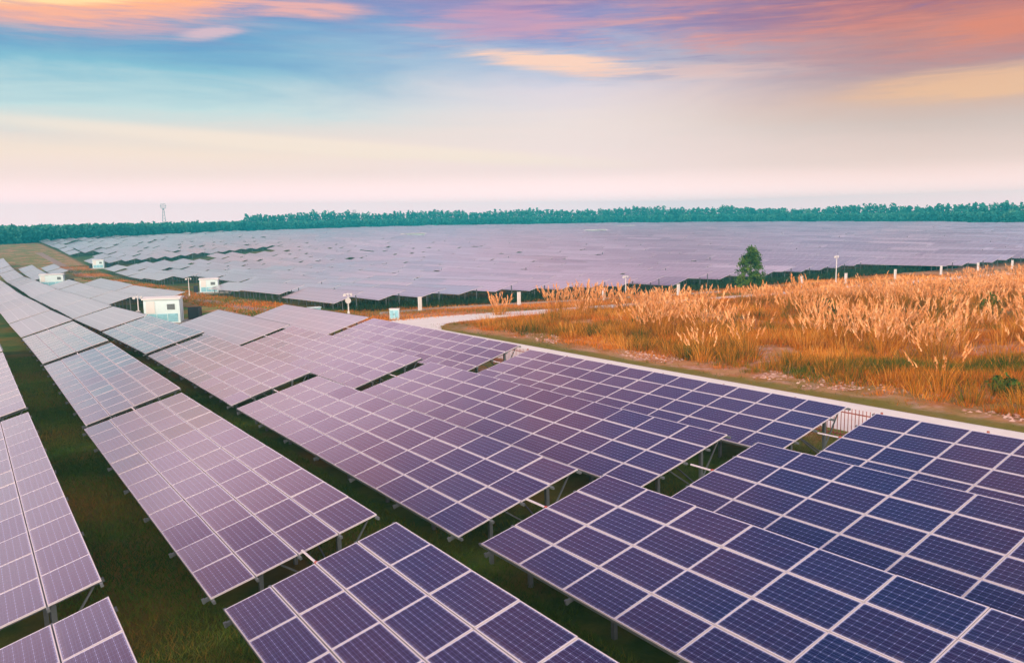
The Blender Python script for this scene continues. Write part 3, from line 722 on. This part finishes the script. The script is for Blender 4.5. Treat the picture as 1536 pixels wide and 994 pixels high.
# ------------------------------------------------------------------ marker posts
bx = [(45.5, 87.7), (59.4, 87.0), (72.3, 85.5), (86.4, 85.5), (107.7, 80.4), (116.3, 78.6), (130.6, 79.0), (146.3, 79.8), (158.7, 79.6), (171.9, 79.7)]
b = MB(); b.box(-.2, .2, -.12, .12, 0, 1.7); ME_b1 = b.mesh('post_body', [M_white])
b = MB(); b.box(-.25, .25, -.17, .17, -.2, .12); ME_b2 = b.mesh('footing', [M_conc])
b = MB(); b.box(-.22, .22, -.14, .14, 1.7, 1.76); ME_b3 = b.mesh('cap', [M_white])
LB = ['white marker post just right of the small cyan cabinet', 'white marker post beyond the left bend of the road, second from the cabinet', 'white marker post in front of the far field, third from the cabinet',
 'white marker post half hidden behind the left flank of the plumed grass', 'white marker post just right of the lone tree, behind the plumes', 'white marker post at the foot of the tall white camera mast',
 'white marker post right of the camera mast, first of four', 'white marker post behind the white patch of road on the right', 'white marker post second from the right edge of the photo', 'white marker post nearest the right edge of the photo']
for i, (u, v) in enumerate(bx):
    t = thing('marker_post', LB[i], 'marker post', 'white marker posts before the far field', at_uv(u, v))
    link('post_body', ME_b1, t); link('footing', ME_b2, t); link('cap', ME_b3, t)

# small cabinet at the bend
t = thing('utility_cabinet', 'small white cabinet with cyan doors at the bend of the white path', 'cabinet', None, at_uv(37.6, 78.3, rz=-.6))
b = MB(); b.box(-.48, .48, -.3, .3, .1, 1.1); link('body', b.mesh('body', [M_cabin]), t)
for s in (-1, 1):
    b = MB(); b.box(min(s*.03, s*.43), max(s*.03, s*.43), -.325, -.302, .2, 1.0); d_ = link('door', b.mesh('door', [M_cyan]), t)
    b = MB(); b.box(s*.07-.015, s*.07+.015, -.345, -.327, .5, .7); link('handle', b.mesh('handle', [M_dark]), d_)
b = MB(); b.box(-.54, .54, -.36, .36, 1.102, 1.17); link('roof', b.mesh('roof', [M_white]), t)
b = MB(); b.box(-.54, .54, -.36, .36, -.2, .098); link('plinth', b.mesh('plinth', [M_conc]), t)
t = thing('utility_cabinet', 'low cyan box behind the row beside the white path, left of the marker posts', 'cabinet', None, at_uv(31.0, 84))
b = MB(); b.box(-.6, .6, -.35, .35, .05, 1.5); link('body', b.mesh('body', [M_cyan]), t)
b = MB(); b.box(-.66, .66, -.4, .4, 1.503, 1.57); link('roof', b.mesh('roof', [M_cabin]), t)

# masts
def mast(u, v, h, label, dish=0, z=None):
    t = thing('camera_mast', label, 'mast', 'white masts', at_uv(u, v, z))
    b = MB(); b.cyl((0, 0, -.2), (0, 0, h), .09, .055, 8); link('pole', b.mesh('pole', [M_white]), t)
    b = MB(); b.cyl((0, 0, -.2), (0, 0, .5), .16, .14, 8); link('base', b.mesh('base', [M_white]), t)
    if dish:
        b = MB(); b.cyl((-.12, -.30, dish), (-.12, -.12, dish), .34, .30, 14); link('dish', b.mesh('dish', [M_white]), t)
    b = MB(); b.box(-.5, .5, -.03, .03, h-.12, h-.05); c = link('arm', b.mesh('arm', [M_white]), t)
    b = MB(); b.box(-.55, -.3, -.12, .12, h-.35, h-.13); b.cyl((.4, 0, h-.14), (.4, 0, h-.34), .12, .08, 8); link('camera_head', b.mesh('camera_head', [M_white]), c)
mast(36.6, 88.2, 2.6, 'short white mast with a round disc before the left corner of the far field', 1.75)
mast(116.5, 80.5, 4.6, 'tall white camera mast rising from the plumed grass right of the lone tree')
mast(34.5, 157, 3.4, 'white mast beside the cabin notched into the far field')
mast(17.3, 105.5, 3.0, 'white mast with a round drum left of the largest cabin', 1.0)
mast(82.5, 92.5, 3.2, 'slim white mast under the front tables left of the lone tree')

# inverter cabins
def cabin(u, v, w, dd, h, label, rz=0.0, rail=True, z=None):
    t = thing('inverter_cabin', label, 'cabin', 'inverter cabins', at_uv(u, v, z, rz))
    b = MB(); b.box(-w/2-.6, w/2+2.2, -dd/2-.5, dd/2+.5, -.8, .32); link('platform', b.mesh('platform', [M_conc]), t)
    b = MB(); b.box(-w/2, w/2, -dd/2, dd/2, .322, .32+h); link('wall', b.mesh('wall', [M_cabin]), t)
    b = MB(); b.box(-w/2-.15, w/2+.15, -dd/2-.15, dd/2+.15, .323+h, .44+h)
    b.quad((-w/2-.15, -dd/2-.15, .441+h), (w/2+.15, -dd/2-.15, .441+h), (w/2+.15, 0, .58+h), (-w/2-.15, 0, .58+h)); b.quad((-w/2-.15, 0, .58+h), (w/2+.15, 0, .58+h), (w/2+.15, dd/2+.15, .441+h), (-w/2-.15, dd/2+.15, .441+h))
    b.quad((-w/2-.15, dd/2+.15, .441+h), (-w/2-.15, -dd/2-.15, .441+h), (-w/2-.15, 0, .58+h), (-w/2-.15, 0, .58+h-.001)); b.quad((w/2+.15, -dd/2-.15, .441+h), (w/2+.15, dd/2+.15, .441+h), (w/2+.15, 0, .58+h), (w/2+.15, 0, .58+h-.001))
    link('roof', b.mesh('roof', [M_roof]), t)
    yf = -dd/2
    for i in range(3):
        x0 = -w/2+.2+i*(w-.4)/3
        b = MB(); b.box(x0+.04, x0+(w-.4)/3-.04, yf-.03, yf-.003, .45, .45+h*.34)
        for s in range(4): b.box(x0+.08, x0+(w-.4)/3-.08, yf-.055, yf-.033, .52+s*h*.075, .55+s*h*.075)
        link('louvre', b.mesh('louvre', [M_cyan]), t)
    b = MB(); b.box(-w/2+.25, -w/2+1.15, yf-.045, yf-.005, .47+h*.36, .32+h*.94); link('front_door', b.mesh('front_door', [M_white]), t)
    b = MB(); b.box(w/2-1.3, w/2-.5, yf-.04, yf-.005, .5+h*.5, .32+h*.8); link('vent', b.mesh('vent', [M_steel]), t)
    b = MB(); b.box(-w/2-.045, -w/2-.003, -dd/4-.4, -dd/4+.5, .36, .32+h*.82); dr = link('door', b.mesh('door', [M_white]), t)
    b = MB(); b.box(-w/2-.08, -w/2-.047, -dd/4-.3, -dd/4-.25, 1.2, 1.45); link('handle', b.mesh('handle', [M_dark]), dr)
    if rail:
        b = MB()
        b.box(w/2+.5, w/2+2.0, dd/2-.3, dd/2-.22, .34, 1.75); b.box(w/2+1.92, w/2+2.0, -dd/2, dd/2-.31, .34, 1.75)
        link('screen', b.mesh('screen', [M_dark]), t)
        b = MB(); b.box(-w/2-1.2, -w/2-.5, -.5, .5, .33, 1.5); link('transformer', b.mesh('transformer', [M_dark]), t)
    return t
cabin(18.6, 97.5, 3.7, 2.6, 2.6, 'largest cyan-white cabin with a pitched white roof in the gap of the near rows', rz=-.35)
cabin(39.6, 163, 3.3, 2.4, 2.4, 'cyan-white cabin on a platform notched into the left side of the far field', rz=-.35)
cabin(18.5, 226, 5.0, 3.0, 2.7, 'white cabin with pale roof among the distant left rows of tables', rz=-.2)
cabin(39.8, 312, 3.4, 2.4, 2.6, 'small cyan cabin at the left edge of the far field, half hidden by tables', rz=-.3)

# white-roofed shelters inside the field
for i, (k, j, lab) in enumerate([(44, 13, 'thin bright roof deep in the far field above the lone tree'), (28, 15, 'pale flat roof deep in the middle of the far field'), (60, 17, 'pale flat roof in the far right of the field near the forest')]):
    u = 38.3+6.14*k+3; v = 97+21*j+8
    t = thing('shelter', lab, 'shelter', 'white shelters in the far field', at_uv(u, v))
    b = MB(); b.box(-5, 9, -2.5, 2.5, 2.4, 2.6); link('roof', b.mesh('roof', [M_roof]), t)
    b = MB(); b.box(-4, 8, -2, 2, -.2, 2.398); link('wall', b.mesh('wall', [M_cabin]), t)

# picket fence along the path ------------------------------------------------
t = thing('picket_fence', 'rusty pink steel picket fence between the solar row and the white path', 'fence', None, at_uv(29.3, 0, 0))
def fz(v): return gz(29.3, v)
vs = np.arange(-6, 74, .16)
b = MB()
for v in vs:
    z = fz(v); b.box(-.011, .011, v-.011, v+.011, z+.05, z+1.38); 
link('pickets', b.mesh('pickets', [M_rust]), t)
for hh in (.25, 1.18):
    b = MB()
    for v in np.arange(-6, 74, 2.0): b.bar((.03, v, fz(v)+hh), (.03, v+2.0, fz(v+2.0)+hh), .035, .045)
    link('rail', b.mesh('rail', [M_rust]), t)
for v in np.arange(-6, 75, 4.0):
    b = MB(); b.box(-.035, .035, v-.035, v+.035, fz(v)-.2, fz(v)+1.45); link('fence_post', b.mesh('fence_post', [M_rust]), t)

# cable trough before the far field
t = thing('cable_trough', 'thin grey concrete cable trough on the ground in front of the marker posts', 'cable trough')
b = MB()
L = [(40, 87), (48, 89.0), (58, 89.4), (70, 88.8), (84, 87.6), (96, 86.2)]
for (a0, a1), (b0, b1) in zip(L[:-1], L[1:]):
    n = 6
    for i in range(n):
        p = (a0+(b0-a0)*i/n, a1+(b1-a1)*i/n); q = (a0+(b0-a0)*(i+1)/n, a1+(b1-a1)*(i+1)/n)
        b.bar((*uv2xy(*p), gz(*p)+.12), (*uv2xy(*q), gz(*q)+.12), .35, .22)
link('trough', b.mesh('trough', [M_conc]), t)

# transmission towers beyond the forest
def pylon(azd, r, h, label):
    x, y = r*math.sin(math.radians(azd)), r*math.cos(math.radians(azd))
    t = thing('transmission_tower', label, 'pylon', 'transmission towers', Matrix.Translation((x, y, -1)) @ Matrix.Rotation(-math.radians(azd), 4, 'Z'))
    b = MB(); wB = h*.10; wT = h*.018; n = 8
    lv = [(h*.86*i/n, wB+(wT-wB)*(i/n)**.7) for i in range(n+1)]
    for (z0, w0), (z1, w1) in zip(lv[:-1], lv[1:]):
        for sx, sy in ((1, 1), (1, -1), (-1, 1), (-1, -1)):
            b.bar((sx*w0, sy*w0, z0), (sx*w1, sy*w1, z1), .30, .30)
        for s in (1, -1):
            b.bar((-w0, s*w0, z0), (w1, s*w1, z1), .16, .16); b.bar((w0, s*w0, z0), (-w1, s*w1, z1), .16, .16)
            b.bar((s*w0, -w0, z0), (s*w1, w1, z1), .16, .16)
    link('lattice_body', b.mesh('lattice_body', [M_steel]), t)
    for z_, w_ in ((h*.86, h*.09), (h*.93, h*.11), (h, h*.08)):
        b = MB(); b.bar((-w_, 0, z_), (w_, 0, z_), .35, .35); b.bar((-w_, 0, z_), (0, 0, z_-h*.03), .2, .2); b.bar((w_, 0, z_), (0, 0, z_-h*.03), .2, .2)
        link('cross_arm', b.mesh('cross_arm', [M_steel]), t)
    b = MB(); b.bar((-h*.08, 0, h*.86), (-h*.08, 0, h), .25, .25); b.bar((h*.08, 0, h*.86), (h*.08, 0, h), .25, .25); link('head_frame', b.mesh('head_frame', [M_steel]), t)
pylon(-22.6, 900, 28, 'tall thin lattice transmission tower rising above the forest on the left')
pylon(-10.6, 940, 20.0, 'very faint lattice transmission tower above the trees left of centre')

# HAZE
hm = bpy.data.materials.new('haze'); hm.use_nodes = True; hm.node_tree.nodes.clear(); g = NG(hm.node_tree)
pv = g.new('ShaderNodeVolumePrincipled'); pv.inputs['Color'].default_value = (.04, .74, .95, 1); pv.inputs['Density'].default_value = .0007; pv.inputs['Anisotropy'].default_value = 0
go = g.new('ShaderNodeOutputMaterial'); g.l.new(pv.outputs[0], go.inputs['Volume'])
b = MB(); b.box(-1120, 960, -520, 960, -11, 28.5, 0, Matrix.Rotation(ANG, 4, 'Z')); link('haze', b.mesh('haze', [hm]), kind='stuff')
